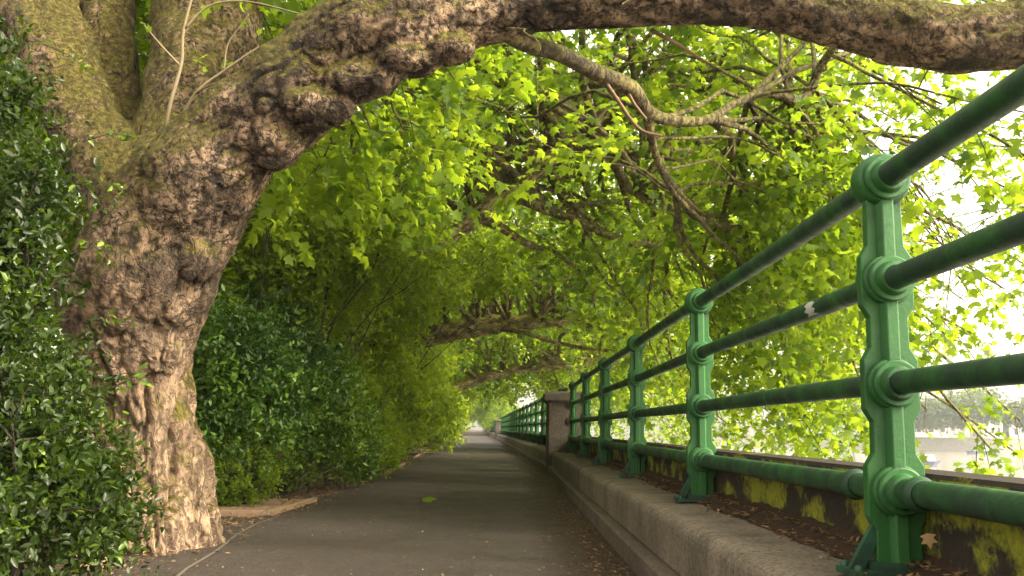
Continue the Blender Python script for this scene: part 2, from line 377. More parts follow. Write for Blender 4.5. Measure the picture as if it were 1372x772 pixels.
def railing(y0, y1, posts, label, couplings=True, n=20):
    root = empty('railing', (1.0946+fx((y0+y1)/2), (y0+y1)/2, .37), label, 'railing', 'green railings along the river wall')
    first = None
    for y in posts:
        o = bpy.data.objects.new('post', PM); col.objects.link(o)
        ang = 0 if y < BEND else .032
        o.parent = root; o.location = Vector((1.0946+fx(y), y, 0))-root.location; o.rotation_euler = (0,0,ang)
        b = o.modifiers.new('bevel','BEVEL'); b.width = .0035; b.segments = 2; b.limit_method = 'ANGLE'; b.angle_limit = R(35)
        f = bpy.data.objects.new('foot', FM); col.objects.link(f); f.parent = o
    rails = []
    for i, z in enumerate(RZ):
        mb = MB(); r = [.036,.033,.033,.037][i]
        k = max(2, int((y1-y0)/.35)); pts = []; 
        for j in range(k+1):
            y = y0+(y1-y0)*j/k
            pts.append((1.0946+fx(y)+.003*math.sin(y*1.7+i), y, z+.003*math.sin(y*1.1+2*i)))
        mb.tube(pts, r, n)
        if couplings:
            for y in posts:
                for s in ((-.17,) if i < 3 else (-.17, .30)):
                    if i == 3 and y0 < y+s < y1:
                        mb.lathe([(-.028,r+.0),(-.026,r+.006),(-.006,r+.008),(0,r+.012),(.006,r+.008),(.026,r+.006),(.028,r)], (1.0946+fx(y), y+s, z), 1, n)
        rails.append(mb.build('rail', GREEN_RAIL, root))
    return root, rails
root, rails = railing(-2.2, 16.95, [2.7285+2.7181*k for k in range(-1, 6)]+[], 'nearest green iron railing with stout ringed posts and four pipe rails')
# torn sticker on the second rail
st = MB(); 
ys = 3.27; 
for q in range(5):
    a0, a1 = R(150+q*17), R(150+(q+1)*17)
    yy = [ys, ys+.11, ys+.08, ys+.02] if q % 2 else [ys+.03, ys+.08, ys+.11, ys-.01]
    st.add([(1.0946+.0362*math.cos(a0), yy[0], RZ[1]+.0362*math.sin(a0)), (1.0946+.0362*math.cos(a0), yy[1], RZ[1]+.0362*math.sin(a0)),
            (1.0946+.0362*math.cos(a1), yy[2], RZ[1]+.0362*math.sin(a1)), (1.0946+.0362*math.cos(a1), yy[3], RZ[1]+.0362*math.sin(a1))], [(0,1,2,3)])
sto = link('sticker', st.mesh('sticker'), mat_plain('torn_paper', (.42,.42,.38), .8, .3, 40, .3))
sto.parent = rails[1]; sto.matrix_parent_inverse = rails[1].matrix_world.inverted()
bpy.context.view_layer.update(); sto.matrix_parent_inverse = Matrix.Translation(root.location).inverted() @ Matrix.Translation(root.location)
railing(17.95, 69.4, [18.9+2.7*k for k in range(19)], 'long green iron railing beyond the first stone pillar', True, 12)
railing(70.4, 127.6, [71.5+2.7*k for k in range(21)], 'green iron railing between the second and third stone pillars, far along the path', False, 8)
railing(128.6, 186, [129.7+2.7*k for k in range(21)], 'farthest green iron railing, beyond the third stone pillar', False, 8)
def pillar(Y, label):
    x = 1.015+fx(Y)
    root = empty('stone_pillar', (x, Y, 0), label, 'pillar', 'stone pillars between the railings')
    mb = MB(); h = .325
    mb.prism([(x-h+.03,Y-h),(x+h-.03,Y-h),(x+h,Y-h+.03),(x+h,Y+h-.03),(x+h-.03,Y+h),(x-h+.03,Y+h),(x-h,Y+h-.03),(x-h,Y-h+.03)], 2, .0, 1.24)
    bevel(mb.build('shaft', PIL, root), .008)
    mb = MB(); e = h+.03
    mb.box((x-e,Y-e,0.001),(x+e,Y+e,.14)); bevel(mb.build('plinth', CONC_D, root), .01)
    mb = MB()
    for (z0, z1, e0, e1) in ((1.24,1.285,.0,.055),(1.285,1.41,.06,.06),(1.41,1.455,.06,.02)):
        a0, a1 = h+e0, h+e1
        mb.add([(x-a0,Y-a0,z0),(x+a0,Y-a0,z0),(x+a0,Y+a0,z0),(x-a0,Y+a0,z0),(x-a1,Y-a1,z1),(x+a1,Y-a1,z1),(x+a1,Y+a1,z1),(x-a1,Y+a1,z1)],
               [(0,3,2,1),(4,5,6,7),(0,1,5,4),(1,2,6,5),(2,3,7,6),(3,0,4,7)])
    bevel(mb.build('cap', PIL, root), .012)
    return root
p1 = pillar(17.45, 'stout weathered stone pillar at the end of the nearest railing')
mb = MB()
for z in RZ[1:3]: mb.lathe([(-.34,.03),(-.34,.075),(-.325,.08),(-.32,.07)], (1.0946,17.45,z), 1, 16)
mb.build('rail_flange', RUST, p1)
pillar(69.9, 'small distant stone pillar, second one along the river wall')
pillar(128.1, 'tiny stone pillar farthest along the river wall')

# ------------------------------------------------------------------ leaves
def leaf_tpl(kind):
    if kind == 'plane':
        o = [(0,0),(.20,-.10),(.50,.06),(.33,.22),(.60,.50),(.38,.52),(.22,.60),(.16,.80),(0,1.02),(-.16,.80),(-.22,.60),(-.38,.52),(-.60,.50),(-.33,.22),(-.50,.06),(-.20,-.10)]
        v = [(x, y, -.35*(x*x)-.22*max(0,y-.3)**2) for x, y in o]+[(0,.32,.03)]
        f = [(i,(i+1)%len(o),len(o)) for i in range(len(o))]
    elif kind == 'lobed':
        o = [(0,-.02),(.50,.12),(.28,.30),(.52,.60),(.17,.62),(0,1.0),(-.17,.62),(-.52,.60),(-.28,.30),(-.50,.12)]
        v = [(x, y, -.3*x*x-.15*y*y) for x, y in o]
        f = [(0,1,2),(0,2,8),(0,8,9),(2,3,4),(2,4,6),(2,6,8),(6,7,8),(4,5,6)]
    elif kind == 'star':
        v = [(0,0,0),(.5,.35,-.1),(.2,.5,0),(0,1,-.1),(-.2,.5,0),(-.5,.35,-.1)]
        f = [(0,1,2),(0,2,4),(2,3,4),(0,4,5)]
    elif kind == 'oval':
        v = [(0,0,0),(.20,.28,.05),(.21,.62,.05),(0,1,-.06),(-.21,.62,.05),(-.20,.28,.05),(0,.5,-.01)]
        f = [(0,1,6),(1,2,6),(2,3,6),(3,4,6),(4,5,6),(5,0,6)]
    else:
        v = [(0,0,0),(.24,.5,.05),(0,1,-.05),(-.24,.5,.05)]; f = [(0,1,2),(0,2,3)]
    return np.array(v, np.float32), np.array(f, np.int32)
def nrm(a): return a/np.maximum(np.linalg.norm(a, axis=-1, keepdims=True), 1e-6)
def leaves(name, c, d, n, s, tint, kind, mat, parent, label=None):
    v, f = leaf_tpl(kind)
    c, d, n = c.astype(np.float32), nrm(d.astype(np.float32)), n.astype(np.float32)
    n = nrm(n-d*(n*d).sum(-1, keepdims=True)); x = np.cross(d, n)
    s = s.astype(np.float32)[:,None,None]
    curl = (1.4+rng.normal(0,1.1,(len(c),1,1))).astype(np.float32)
    V = c[:,None,:]+s*(v[None,:,0:1]*x[:,None,:]+v[None,:,1:2]*d[:,None,:]+v[None,:,2:3]*curl*n[:,None,:])
    T = len(v); nl = len(c)
    Fi = (f[None]+(np.arange(nl)*T)[:,None,None]).reshape(-1)
    me = bpy.data.meshes.new(name)
    me.vertices.add(nl*T); me.vertices.foreach_set('co', V.reshape(-1))
    nf = nl*len(f); me.loops.add(nf*3); me.loops.foreach_set('vertex_index', Fi.astype(np.int32))
    me.polygons.add(nf); me.polygons.foreach_set('loop_start', np.arange(0, nf*3, 3, dtype=np.int32))
    at_ = me.attributes.new('tint', 'FLOAT', 'POINT'); at_.data.foreach_set('value', np.repeat(np.clip(tint,0,1), T).astype(np.float32))
    me.update(calc_edges=True)
    return link(name, me, mat, parent)
def sprays(c, d, L, K, size, droop=.35, spread=.9, up=1.0, tilt=.45, tint0=.45, tvar=.26, lump=1.1):
    """c, d: start and direction of every spray; returns leaf arrays"""
    S = len(c); d = nrm(d); t = np.linspace(.12, 1.0, K)[None,:,None]
    side = nrm(np.cross(d, np.array([0,0,1.0]))+rng.normal(0,.25,(S,3)))
    sg = np.where(np.arange(K)%2, 1.0, -1.0)[None,:,None]
    Ls = (L*rng.uniform(.6,1.3,(S,1,1)))
    pos = c[:,None,:]+Ls*t*d[:,None,:]+np.array([0,0,-1.0])*Ls*droop*t**2
    pos = pos+sg*side[:,None,:]*size*.35+rng.normal(0,size*.35,(S,K,3))
    ld = d[:,None,:]*.55+sg*side[:,None,:]*spread+np.array([0,0,-1.0])*.35+rng.normal(0,.4,(S,K,3))
    n = np.array([0,0,1.0])*up+rng.normal(0,tilt,(S,K,3))+.0*ld
    st = tint0+np.array([noise.noise(tuple(q)) for q in c*.9])[:,None]*.45+rng.normal(0,tvar*.8,(S,1))+rng.normal(0,tvar*.7,(S,K))
    sz = size*rng.uniform(.45,1.3,(S,K))*rng.uniform(.75,1.15,(S,1))
    return pos.reshape(-1,3), ld.reshape(-1,3), n.reshape(-1,3), sz.reshape(-1), st.reshape(-1)

# ------------------------------------------------------------------ wood: tubes fused and carved
def smooth_chain(pts, sub=6):
    """pts: list of (Vector, r) -> finer list, Catmull-Rom"""
    out = []
    n = len(pts)
    for i in range(n-1):
        p0, p1, p2, p3 = pts[max(i-1,0)], pts[i], pts[i+1], pts[min(i+2,n-1)]
        for k in range(sub):
            t = k/sub
            f = lambda a,b,c,d: .5*((2*b)+(c-a)*t+(2*a-5*b+4*c-d)*t*t+(3*b-3*c+d-a)*t**3)
            out.append((Vector([f(p0[0][j],p1[0][j],p2[0][j],p3[0][j]) for j in range(3)]), f(p0[1],p1[1],p2[1],p3[1])))
    out.append(pts[-1]); return out
def wood(name, chains, voxel, mat, parent, disp, blobs=(), n=20):
    mb = MB(); fine = []
    for ch in chains:
        fc = smooth_chain(ch); fine.append(fc)
        mb.tube([p for p, r in fc], [max(r,.01) for p, r in fc], n)
    me = mb.mesh('tmp'); bm = bmesh.new(); bm.from_mesh(me)
    for (p, r, sc) in blobs:
        bmesh.ops.create_icosphere(bm, subdivisions=3, radius=r*.86, matrix=Matrix.Translation(p) @ Matrix.Diagonal((*sc,1)))
    bmesh.ops.recalc_face_normals(bm, faces=bm.faces)
    bm.to_mesh(me); bm.free()
    o = bpy.data.objects.new('tmp', me); col.objects.link(o)
    m = o.modifiers.new('r','REMESH'); m.mode = 'VOXEL'; m.voxel_size = voxel
    s = o.modifiers.new('s','SMOOTH'); s.iterations = 4; s.factor = .6
    dg = bpy.context.evaluated_depsgraph_get(); ev = o.evaluated_get(dg)
    nm = bpy.data.meshes.new_from_object(ev); bpy.data.objects.remove(o)
    nv = len(nm.vertices)
    P = np.empty(nv*3, np.float32); nm.vertices.foreach_get('co', P); P = P.reshape(-1,3)
    Nn = np.empty(nv*3, np.float32); nm.vertices.foreach_get('normal', Nn) if False else None
    Nn = np.array([v.normal for v in nm.vertices], np.float32)
    # nearest chain point -> bark coordinates
    best = np.full(nv, 1e9, np.float32); FC = np.zeros((nv,3), np.float32); RR = np.zeros(nv, np.float32)
    for ci, fc in enumerate(fine):
        s_ = 0
        for i in range(len(fc)-1):
            a, b = np.array(fc[i][0]), np.array(fc[i+1][0]); ab = b-a; L = np.linalg.norm(ab)
            if L < 1e-6: continue
            t = np.clip(((P-a)@ab)/L**2, 0, 1); q = a+t[:,None]*ab
            dd = np.linalg.norm(P-q, axis=1)/max(fc[i][1], .02)
            mk = dd < best
            qq = Vector(ab/L).rotation_difference(Vector((0,0,1))); Rm = np.array(qq.to_matrix())
            loc = (P[mk]-q[mk])@Rm.T
            loc[:,2] = s_+t[mk]*L
            FC[mk] = loc+np.array([ci*3.7,0,0]); RR[mk] = fc[i][1]; best[mk] = dd[mk]
            s_ += L
    h, crev = disp(P, Nn, FC, RR)
    P2 = P+Nn*h[:,None]
    nm.vertices.foreach_set('co', P2.reshape(-1).astype(np.float32))
    a = nm.attributes.new('fc','FLOAT_VECTOR','POINT'); F2 = FC.copy(); F2[:,2] *= .4
    if voxel < .02: F2 = P.copy(); z_ = P[:,2]; F2[:,2] = np.where(z_ < 1.2, z_*.45, np.where(z_ < 1.9, .54+(z_-1.2)*.72, 1.044+(z_-1.9)))
    F2 = F2.astype(np.float32); a.data.foreach_set('vector', F2.reshape(-1))
    a = nm.attributes.new('crev','FLOAT','POINT'); a.data.foreach_set('value', crev.astype(np.float32))
    nm.update(); nm.name = name
    return link(name, nm, mat, parent, True), fine
def nz(p, s, z=1.0, o=0): return noise.noise((p[0]*s+o, p[1]*s+o*1.3, p[2]*s*z-o))
def disp_hero(P, Nn, FC, RR):
    h = np.zeros(len(P), np.float32); cr = np.zeros(len(P), np.float32)
    for i in range(len(P)):
        p = P[i]; z = float(p[2]); r = RR[i]; f = FC[i]
        am = min(1, r/.2)
        low = min(1, max(0, (1.7-z)/.8)); low = low*low*(3-2*low)   # long furrows low on the bole
        nb = Nn[i][2]
        burr = (1-low)*min(1, max(0, .30-.85*nb+1.3*nz(p, 1.6, 1, 21)))   # knobbly underside, in patches
        v = .055*nz(p, 1.7)+.020*nz(p, 4.3, 1, 7)
        c = 0
        if low > 0:
            tw = (p[0]+.10*z, p[1], z*.20)
            fa = nz(tw, 6.0, 1, 3)+.25*nz(p, 9, .6, 8); fb = nz(tw, 15, 1, 9)+.35*nz(p, 24, .6, 3)
            g1 = 1-min(1, abs(fa)*3.2); g2 = 1-min(1, abs(fb)*2.4)
            v += low*(-.060*g1**2-.030*g2**2+.014*nz(p, 30, .45, 2)+.03*max(0, nz(tw, 3.1, 1, 40)))
            c += low*(.85*g1**3+.75*g2**2.5)
        if low < 1:
            wx = (p[0]+.05*nz(p, 6, 1, 31), p[1]+.05*nz(p, 6, 1, 33), p[2]+.05*nz(p, 6, 1, 35))
            fr = noise.fractal(Vector((wx[0]*7, wx[1]*7, wx[2]*7)), .65, 2.1, 5)
            ff = (f[0], f[1], f[2]*.35); k = nz(wx, 8, .8, 5)*.5+.8*nz(ff, 7, 1, 14); kr = 1-min(1, abs(k)*3.4)
            fr = .6*fr+.7*nz(ff, 12, 1, 17)
            burr *= 1-.6*min(1, max(0, (p[0]-.2)/1.2))
            v += burr*(.013*fr-.026*kr**3)
            t = nz(ff, 8, 1, 4)+.3*nz(wx, 20, 1, 2); tr = 1-min(1, abs(t)*4.5)
            tp = (1-low)*(1-burr)
            v += tp*(.013*fr-.016*tr**2)
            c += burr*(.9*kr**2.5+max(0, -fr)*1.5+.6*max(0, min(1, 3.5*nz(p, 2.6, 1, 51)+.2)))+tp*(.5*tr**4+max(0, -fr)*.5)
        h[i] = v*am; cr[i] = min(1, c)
    return h, cr
def disp_plain(P, Nn, FC, RR):
    h = np.zeros(len(P), np.float32); cr = np.zeros(len(P), np.float32)
    for i in range(len(P)):
        f = FC[i]; am = min(1, RR[i]/.2)
        ka = nz(P[i], 4, 1, 5); rg = 1-min(1, abs(nz(f, 7, .4, 4))*3)
        h[i] = am*(.05*ka+.02*nz(P[i], 12)-.02*rg**2); cr[i] = .5*rg**3
    return h, cr

# ------------------------------------------------------------------ hero plane tree
T = empty('plane_tree', (-2.45, 6.6, 0), 'huge old plane tree with gnarled furrowed bole, its limb arching over the path', 'tree', 'plane trees along the path')
def pr(px, py, Y, rpx): return (at(px, py, Y), rpx/F*Y)
hero_chains = [
 # bole and great limb
 [pr(205,800,6.5,108), pr(215,720,6.45,88), pr(210,640,6.4,70), pr(196,560,6.35,64), pr(180,490,6.3,76), pr(182,420,6.2,90), pr(200,360,6.1,98), pr(228,300,6.0,92),
  pr(268,235,5.85,84), pr(320,180,5.75,72), pr(385,130,5.65,66), pr(430,80,5.6,66), pr(490,48,5.55,74), pr(560,28,5.5,70), pr(620,18,5.5,56), pr(700,8,5.5,47), pr(780,-2,5.45,48),
  pr(860,-4,5.4,48), pr(950,-6,5.35,46), pr(1040,2,5.3,42), pr(1110,20,5.25,44), pr(1200,42,5.2,45), pr(1280,56,5.1,46), pr(1372,46,5.05,48), pr(1480,20,5.0,44), pr(1640,-40,4.9,36), pr(1850,-150,4.8,26)],
 # root flares
 [pr(205,640,6.35,56), pr(262,690,6.3,34), pr(276,712,6.3,22), pr(282,745,6.35,8)],
 [pr(190,640,6.35,60), pr(205,720,6.0,46), pr(212,765,5.9,20)],
 [pr(190,640,6.4,50), pr(160,720,6.1,40), pr(150,780,6.0,16)],
 # left stems
 [pr(215,330,6.15,80), pr(165,240,6.3,58), pr(120,170,6.45,52), pr(80,90,6.6,56), pr(45,0,6.8,56), pr(10,-110,7.0,46), pr(-30,-300,7.4,34)],
 [pr(190,290,6.4,52), pr(172,200,6.7,38), pr(155,120,6.9,35), pr(148,40,7.1,36), pr(140,-60,7.3,32), pr(110,-260,7.6,24)],
 # big upright stem
 [pr(205,330,6.2,70), pr(215,240,6.35,62), pr(245,160,6.5,62), pr(270,80,6.7,70), pr(282,0,6.9,76), pr(300,-120,7.2,58), pr(330,-330,7.6,40)],
 # stub burr behind the elbow
 [pr(520,30,5.7,60), pr(560,-60,5.9,44), pr(620,-190,6.3,32), pr(700,-420,6.9,22)],
]
blobs = [(at(115,395,6.2),.22,(1,1,1)),(at(150,360,6.0),.26,(1,.9,1)),(at(300,262,5.8),.22,(1,1,.9)),(at(365,190,5.6),.20,(1,1,1)),(at(418,142,5.5),.20,(1.5,1,.7)),(at(480,108,5.45),.20,(1.6,1,.7)),
         (at(545,82,5.4),.18,(1.3,1,.7)),(at(598,66,5.4),.17,(1.3,1,.7)),(at(215,470,6.05),.16,(1,1,1.4)),(at(172,455,6.1),.2,(1,1,1)),(at(262,340,5.85),.2,(1,1,1.1))]
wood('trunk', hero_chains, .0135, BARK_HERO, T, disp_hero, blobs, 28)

BR = []      # (points) of branches for growing sprays
def branch_path(a, b, bow, wob, k=9):
    a, b = Vector(a), Vector(b); L = (b-a).length; o = random.uniform(0, 99); pts = []
    for i in range(k+1):
        t = i/k; p = a.lerp(b, t)+Vector((0,0,bow*L*math.sin(math.pi*t)))
        q = Vector((noise.noise((o+t*2.6,0,0)), noise.noise((o+t*2.6,7,0)), noise.noise((o+t*2.6,14,0))))
        pts.append(p+q*wob*L*math.sin(math.pi*min(1,t*1.2)*.8))
    return pts
def taper(r0, r1, n): return [r0+(r1-r0)*(i/(n-1))**.8 for i in range(n)]
# the pale bent branch that leaves the limb's underside
mb = MB()
def pxchain(l): return smooth_chain([pr(*q) for q in l], 5)
def add_chain(mb, l, n=10):
    c = pxchain(l); mb.tube([p for p, r in c], [r for p, r in c], n); return [p for p, r in c]
c1 = add_chain(mb, [(672,40,5.5,14),(705,58,5.6,13),(750,72,5.8,12),(800,98,6.0,12),(845,118,6.2,12),(868,150,6.35,10),(905,162,6.5,8),(950,160,6.7,7),(985,138,6.9,6),(1030,125,7.1,7),(1065,134,7.2,7),(1085,122,7.2,6),(1098,92,7.1,6),(1118,62,6.9,5)], 12)
c2 = add_chain(mb, [(868,150,6.35,9),(873,185,6.5,6),(885,225,6.8,5),(905,262,7.1,4)], 8)
mb.build('branch', BARK_BRANCH, T, False)
mb = MB()
add_chain(mb, [(812,112,6.05,3.2),(830,138,6.0,2.8),(845,160,6.0,2.4),(862,176,6.0,2),(888,182,6.0,1.4)], 6); add_chain(mb, [(838,118,6.2,3),(850,140,6.15,2.5),(866,160,6.1,2)], 6)
mb.build('branch', mat_plain('peeling_branch', (.17,.11,.065), .85, .2, 20, .4), T, False); mb = MB()
add_chain(mb, [(872,40,5.5,3),(905,58,5.5,2.6),(945,82,5.6,1.6)], 6)
mb.build('branch', bpy.data.materials['peeling_branch'], T, False)
# slender shoots standing on the limb
mb = MB()
add_chain(mb, [(221,172,5.75,3),(229,135,5.7,2.8),(243,85,5.7,2.5),(246,40,5.7,2.2),(262,-20,5.7,1.9)], 6)
add_chain(mb, [(236,172,5.75,2.4),(262,125,5.7,2.2),(300,95,5.7,1.8),(345,65,5.7,1.5),(385,48,5.7,1)], 5)
add_chain(mb, [(300,95,5.7,1.6),(305,60,5.68,1.2),(322,35,5.66,.8)], 5); add_chain(mb, [(243,90,5.7,1.8),(215,60,5.66,1.3),(190,30,5.62,.9)], 5); add_chain(mb, [(262,125,5.7,1.5),(290,112,5.6,1.1),(330,118,5.55,.7)], 5)
add_chain(mb, [(248,150,5.72,2),(285,130,5.68,1.8),(310,105,5.65,1.4)], 5)
add_chain(mb, [(248,38,5.7,2),(280,8,5.7,1.8),(330,2,5.7,1.4),(400,18,5.7,1)], 5)
mb.build('shoot', mat_plain('pale_shoot', (.19,.15,.085), .8, .2, 20, .3), T, False)

def crown(tree, name, starts, targets, mat, leafk, size, nspray, K, Ls, rb=(.05,.008), wob=.16, bow=.08, tint0=.45, bmat=None, sides=5, keep=None, twig=.5):
    """branches from starts to targets, sprays of leaves along them"""
    mb = MB(); C = []; D = []
    for tg in targets:
        tg = Vector(tg); s = min(random.sample(starts, min(6, len(starts))), key=lambda q: (q-tg).length)
        pts = branch_path(s, tg, bow, wob); L = (tg-s).length
        mb.tube(pts, taper(rb[0]*min(1.4,L/4)+.006, rb[1], len(pts)), sides, cap=False)
        for j in range(nspray):
            t = random.uniform(.25, 1.0)**.7*(len(pts)-1.001); i = int(t); q = pts[i].lerp(pts[i+1], t-i)
            ax = (pts[i+1]-pts[i]).normalized()
            dd = (ax*random.uniform(.2,1)+Vector([random.gauss(0,.7) for _ in range(3)])+Vector((0,0,-.1))).normalized()
            off = random.random()**1.2*Ls*2.0; e = q+dd*off+Vector((0,0,-.12*off))
            if off > .25 and random.random() < twig and (e.y > 6.2 or e.z > 4) and q.y > 6: mb.tube([q, q.lerp(e,.5)+Vector((0,0,.05*off)), e], [.006,.005,.003], 3, cap=False)
            C.append(e); D.append((dd+Vector((0,0,-.1))))
    C = np.array([tuple(x) for x in C]); D = np.array([tuple(x) for x in D])
    if keep is not None:
        mk = keep(C); C, D = C[mk], D[mk]
    c, d, n, s, t = sprays(C, D, Ls, K, size, tint0=tint0)
    if keep is not None:
        mk = keep(c); c, d, n, s, t = c[mk], d[mk], n[mk], s[mk], t[mk]
    leaves(name, c, d, n, s, t, leafk, mat, tree)
    mb.build('branches', bmat or BARK_BRANCH, tree, False)
    return len(c)

CLEAR = []
for l, Ya, Yb, rad in (([(630,300),(645,283),(700,245),(745,205),(790,172),(830,128),(868,108)],12.4,11.6,.46), ([(545,462),(600,445),(640,438),(680,433),(740,430)],21.3,20.7,.55), ([(610,522),(640,508),(690,494),(740,490),(785,488)],33.7,33.1,.6)):
    q = [np.array(at(x, y, Ya+(Yb-Ya)*i/(len(l)-1))) for i, (x, y) in enumerate(l)]
    for a, b in zip(q, q[1:]): CLEAR.append((a, b, rad))
# thin places in the outer foliage on the river side, where the sky shows
GAPS = [(np.array((x, 7.0, z)), np.array((x*1.9, 15.0, z+(z-EYE)*1.0)), rd) for x, z, rd in ((2.85,3.10,.26),(3.30,2.62,.30),(3.62,2.45,.30),(3.62,1.85,.36),(3.35,1.15,.32))]
def off_limbs(C):
    ok = np.ones(len(C), bool)
    for a, b, rad in CLEAR:
        ab = b-a; t = np.clip(((C-a)@ab)/(ab@ab), 0, 1)[:,None]; dv = C-(a+t*ab)
        # leaves hang clear of the bare limbs, a little more on the open path side
        dv[:,1] *= np.where(dv[:,1] < 0, .16, 1)
        ok &= (np.linalg.norm(dv, axis=1) > rad) | (rng.random(len(C)) < .05)
    for a, b, rad in GAPS:
        ab = b-a; t = np.clip(((C-a)@ab)/(ab@ab), 0, 1)[:,None]; dist = np.linalg.norm(C-(a+t*ab), axis=1)
        ok &= (dist > rad*(1+t[:,0])*(1+.5*np.sin(C[:,2]*9+C[:,0]*7))) | (rng.random(len(C)) < .12)
    return ok
def open_way(C, hclear=2.3):
    if C[:,1].mean() > 38: hclear = 1.75
    """keep the walking space and the view below the boughs free"""
    x = C[:,0]-np.where(C[:,1] > BEND, -.032*(C[:,1]-BEND), 0); z = C[:,2]
    clear = (x > -2.5) & (x < 1.9) & (z < hclear+.25*np.sin(C[:,1]*1.1)+.12*np.abs(x+.3))
    near = (C[:,1] < 5.9) & (z < 3.6) & (x > -2.2)
    return ~(clear | near) & off_limbs(C)

def dome_targets(cx, cy, cz, rx, ry, rz, n, zmin=.4, thick=.25, ang=(-20, 180), cull=True):
    out = []
    while len(out) < n:
        th = R(random.uniform(*ang)); u = random.uniform(-1, 1); f = 1-thick*random.random()**1.5
        cyf = math.sqrt(1-u*u*.85)
        p = (cx+rx*math.cos(th)*cyf*f, cy+ry*u*f, cz+rz*math.sin(th)*cyf*f)
        if p[2] < zmin: continue
        if cull and p[2] > EYE+.60*max(p[1],2)+1.2 and random.random() < .93: continue
        out.append(p)
    return out

# hero crown: over the river and above, beyond the limb
hl = [at(*q) for q in [(620,18,5.6),(700,8,5.6),(780,-2,5.5),(860,-4,5.5),(950,-6,5.4),(1040,2,5.3),(1110,20,5.3),(1280,56,5.1),(1480,20,5)]]+c1[::7]+c2[::5]
ht = [(x,y,z) for (x,y,z) in dome_targets(1.5, 7.5, 2.0, 4.6, 3.6, 4.3, 46, .9, .4, (-8, 150))][:26]
ht += [tuple(at(random.uniform(740,1230), random.uniform(60,330), random.uniform(6.6,9))) for _ in range(11)]
ht += [tuple(at(random.uniform(930,1165), random.uniform(470,575), random.uniform(9,12))) for _ in range(14)]
ht += [tuple(at(random.uniform(1150,1340), random.uniform(330,480), random.uniform(7.2,9))) for _ in range(6)]
def hero_way(C):
    ok = open_way(C)
    for q0, q1, rad, fr, bk in [(at(640,285,8.8), at(745,205,8.8), .30, .08, .08), (at(745,205,8.8), at(868,108,8.8), .26, .08, .08)]+[(a, b, .12, .10, .6) for a, b in zip(c1[::4], c1[4::4])]:
        a, b = np.array(q0), np.array(q1); ab = b-a; t = np.clip(((C-a)@ab)/(ab@ab), 0, 1)[:,None]; dv = C-(a+t*ab)
        dv[:,1] *= np.where(dv[:,1] < 0, fr, bk); ok &= (np.linalg.norm(dv, axis=1) > rad) | (rng.random(len(C)) < .15)
    return ok
nh = crown(T, 'crown', hl, ht, PLANE_LEAF, 'plane', .086, 44, 9, .42, rb=(.022,.005), tint0=.55, keep=hero_way, twig=.22)
# the stems
lt = [at(x, y, Y) for x, y, Y in [(365,215,7.0),(400,235,7.2),(430,225,7.0),(455,262,7.4),(500,265,7.3),(540,255,7.5),(575,262,7.6),(480,215,7.4),(520,190,7.6),(590,215,7.8),(340,275,7.2),(560,150,7.2),(620,130,7)]]
crown(T, 'crown', [at(430,110,5.8), at(480,100,5.75), at(560,70,5.7)], lt, PLANE_LEAF, 'plane', .088, 13, 9, .28, rb=(.014,.004), tint0=.85, keep=off_limbs)  # raised tint paints these clusters as catching the light
hs_ = [at(282,-120,7), at(-10,-150,7), at(300,-200,7.4)]
tt = [tuple(at(random.uniform(-40,460), random.uniform(-160,120), random.uniform(7.6,9.5))) for _ in range(26)]
crown(T, 'crown', hs_, tt, PLANE_LEAF, 'plane', .11, 24, 8, .4, rb=(.03,.006), tint0=.5)
c = np.array([tuple(at(*q)) for q in [(262,80,5.7),(272,92,5.7),(300,80,5.7),(310,88,5.7),(268,78,5.7),(345,45,5.7),(352,66,5.7),(322,35,5.66),(330,118,5.55),(190,30,5.62),(200,42,5.63),(318,100,5.6),(275,8,5.7),(370,14,5.7)]])
leaves('shoot_leaves', c, rng.normal(0,1,(14,3))+np.array([.5,0,-.6]), rng.normal(0,.6,(14,3))+np.array([0,-.6,.6]), rng.uniform(.04,.085,14), np.full(14,.9), 'plane', PLANE_LEAF, T)

# ------------------------------------------------------------------ the row of plane trees beyond
def plane_tree(bx, by, r, limbs, label, voxel, size, leafk, ntg, nsp, K, reach=7.0, tint0=.5, zmin=.4, ry=5.5, drape=None):
    T = empty('plane_tree', (bx, by, 0), label, 'tree', 'plane trees along the path')
    B = Vector((bx, by, 0))
    ch = [[(B+Vector((0,0,-.2)), r*1.35), (B+Vector((0,0,.5)), r*1.02), (B+Vector((.05,0,1.6)), r*.92), (B+Vector((-.1,0,3)), r*.85), (B+Vector((-.3,.2,5)), r*.65), (B+Vector((-.4,.3,7.5)), r*.4), (B+Vector((0,.3,9.5)), r*.15)],
          [(B+Vector((0,0,2.6)), r*.6), (B+Vector((-1.3,.6,4.2)), r*.45), (B+Vector((-2.8,1,5.6)), r*.3), (B+Vector((-4.5,1,6.6)), r*.1)]]
    for l in limbs: ch.append([(Vector(p), q) for p, q in l])
    _, fine = wood('trunk', ch, voxel, BARK_PLANE, T, disp_plain, (), 14)
    st = []
    for k, fc in enumerate(fine):
        st += [p for p, q in fc[(len(fc)//2 if k == 0 else len(fc)//3):]][::2]
    cx = bx+2.9
    tg = dome_targets(cx, by, 2.2, reach, ry, 6.6, ntg, zmin, .38, (-18, 185))
    if drape: tg += [(random.uniform(-3.5,5), by+random.uniform(-ry,ry), random.uniform(drape[1], drape[2])) for _ in range(drape[0])]
    n = crown(T, 'crown', st, tg, PLANE_LEAF, leafk, size, nsp, K, .5, rb=(.05,.010), tint0=tint0, keep=open_way)
    return T
def px_limb(l, Y0, Y1):
    n = len(l); return [(at(x, y, Y0+(Y1-Y0)*i/(n-1)), rp/F*(Y0+(Y1-Y0)*i/(n-1))) for i, (x, y, rp) in enumerate(l)]
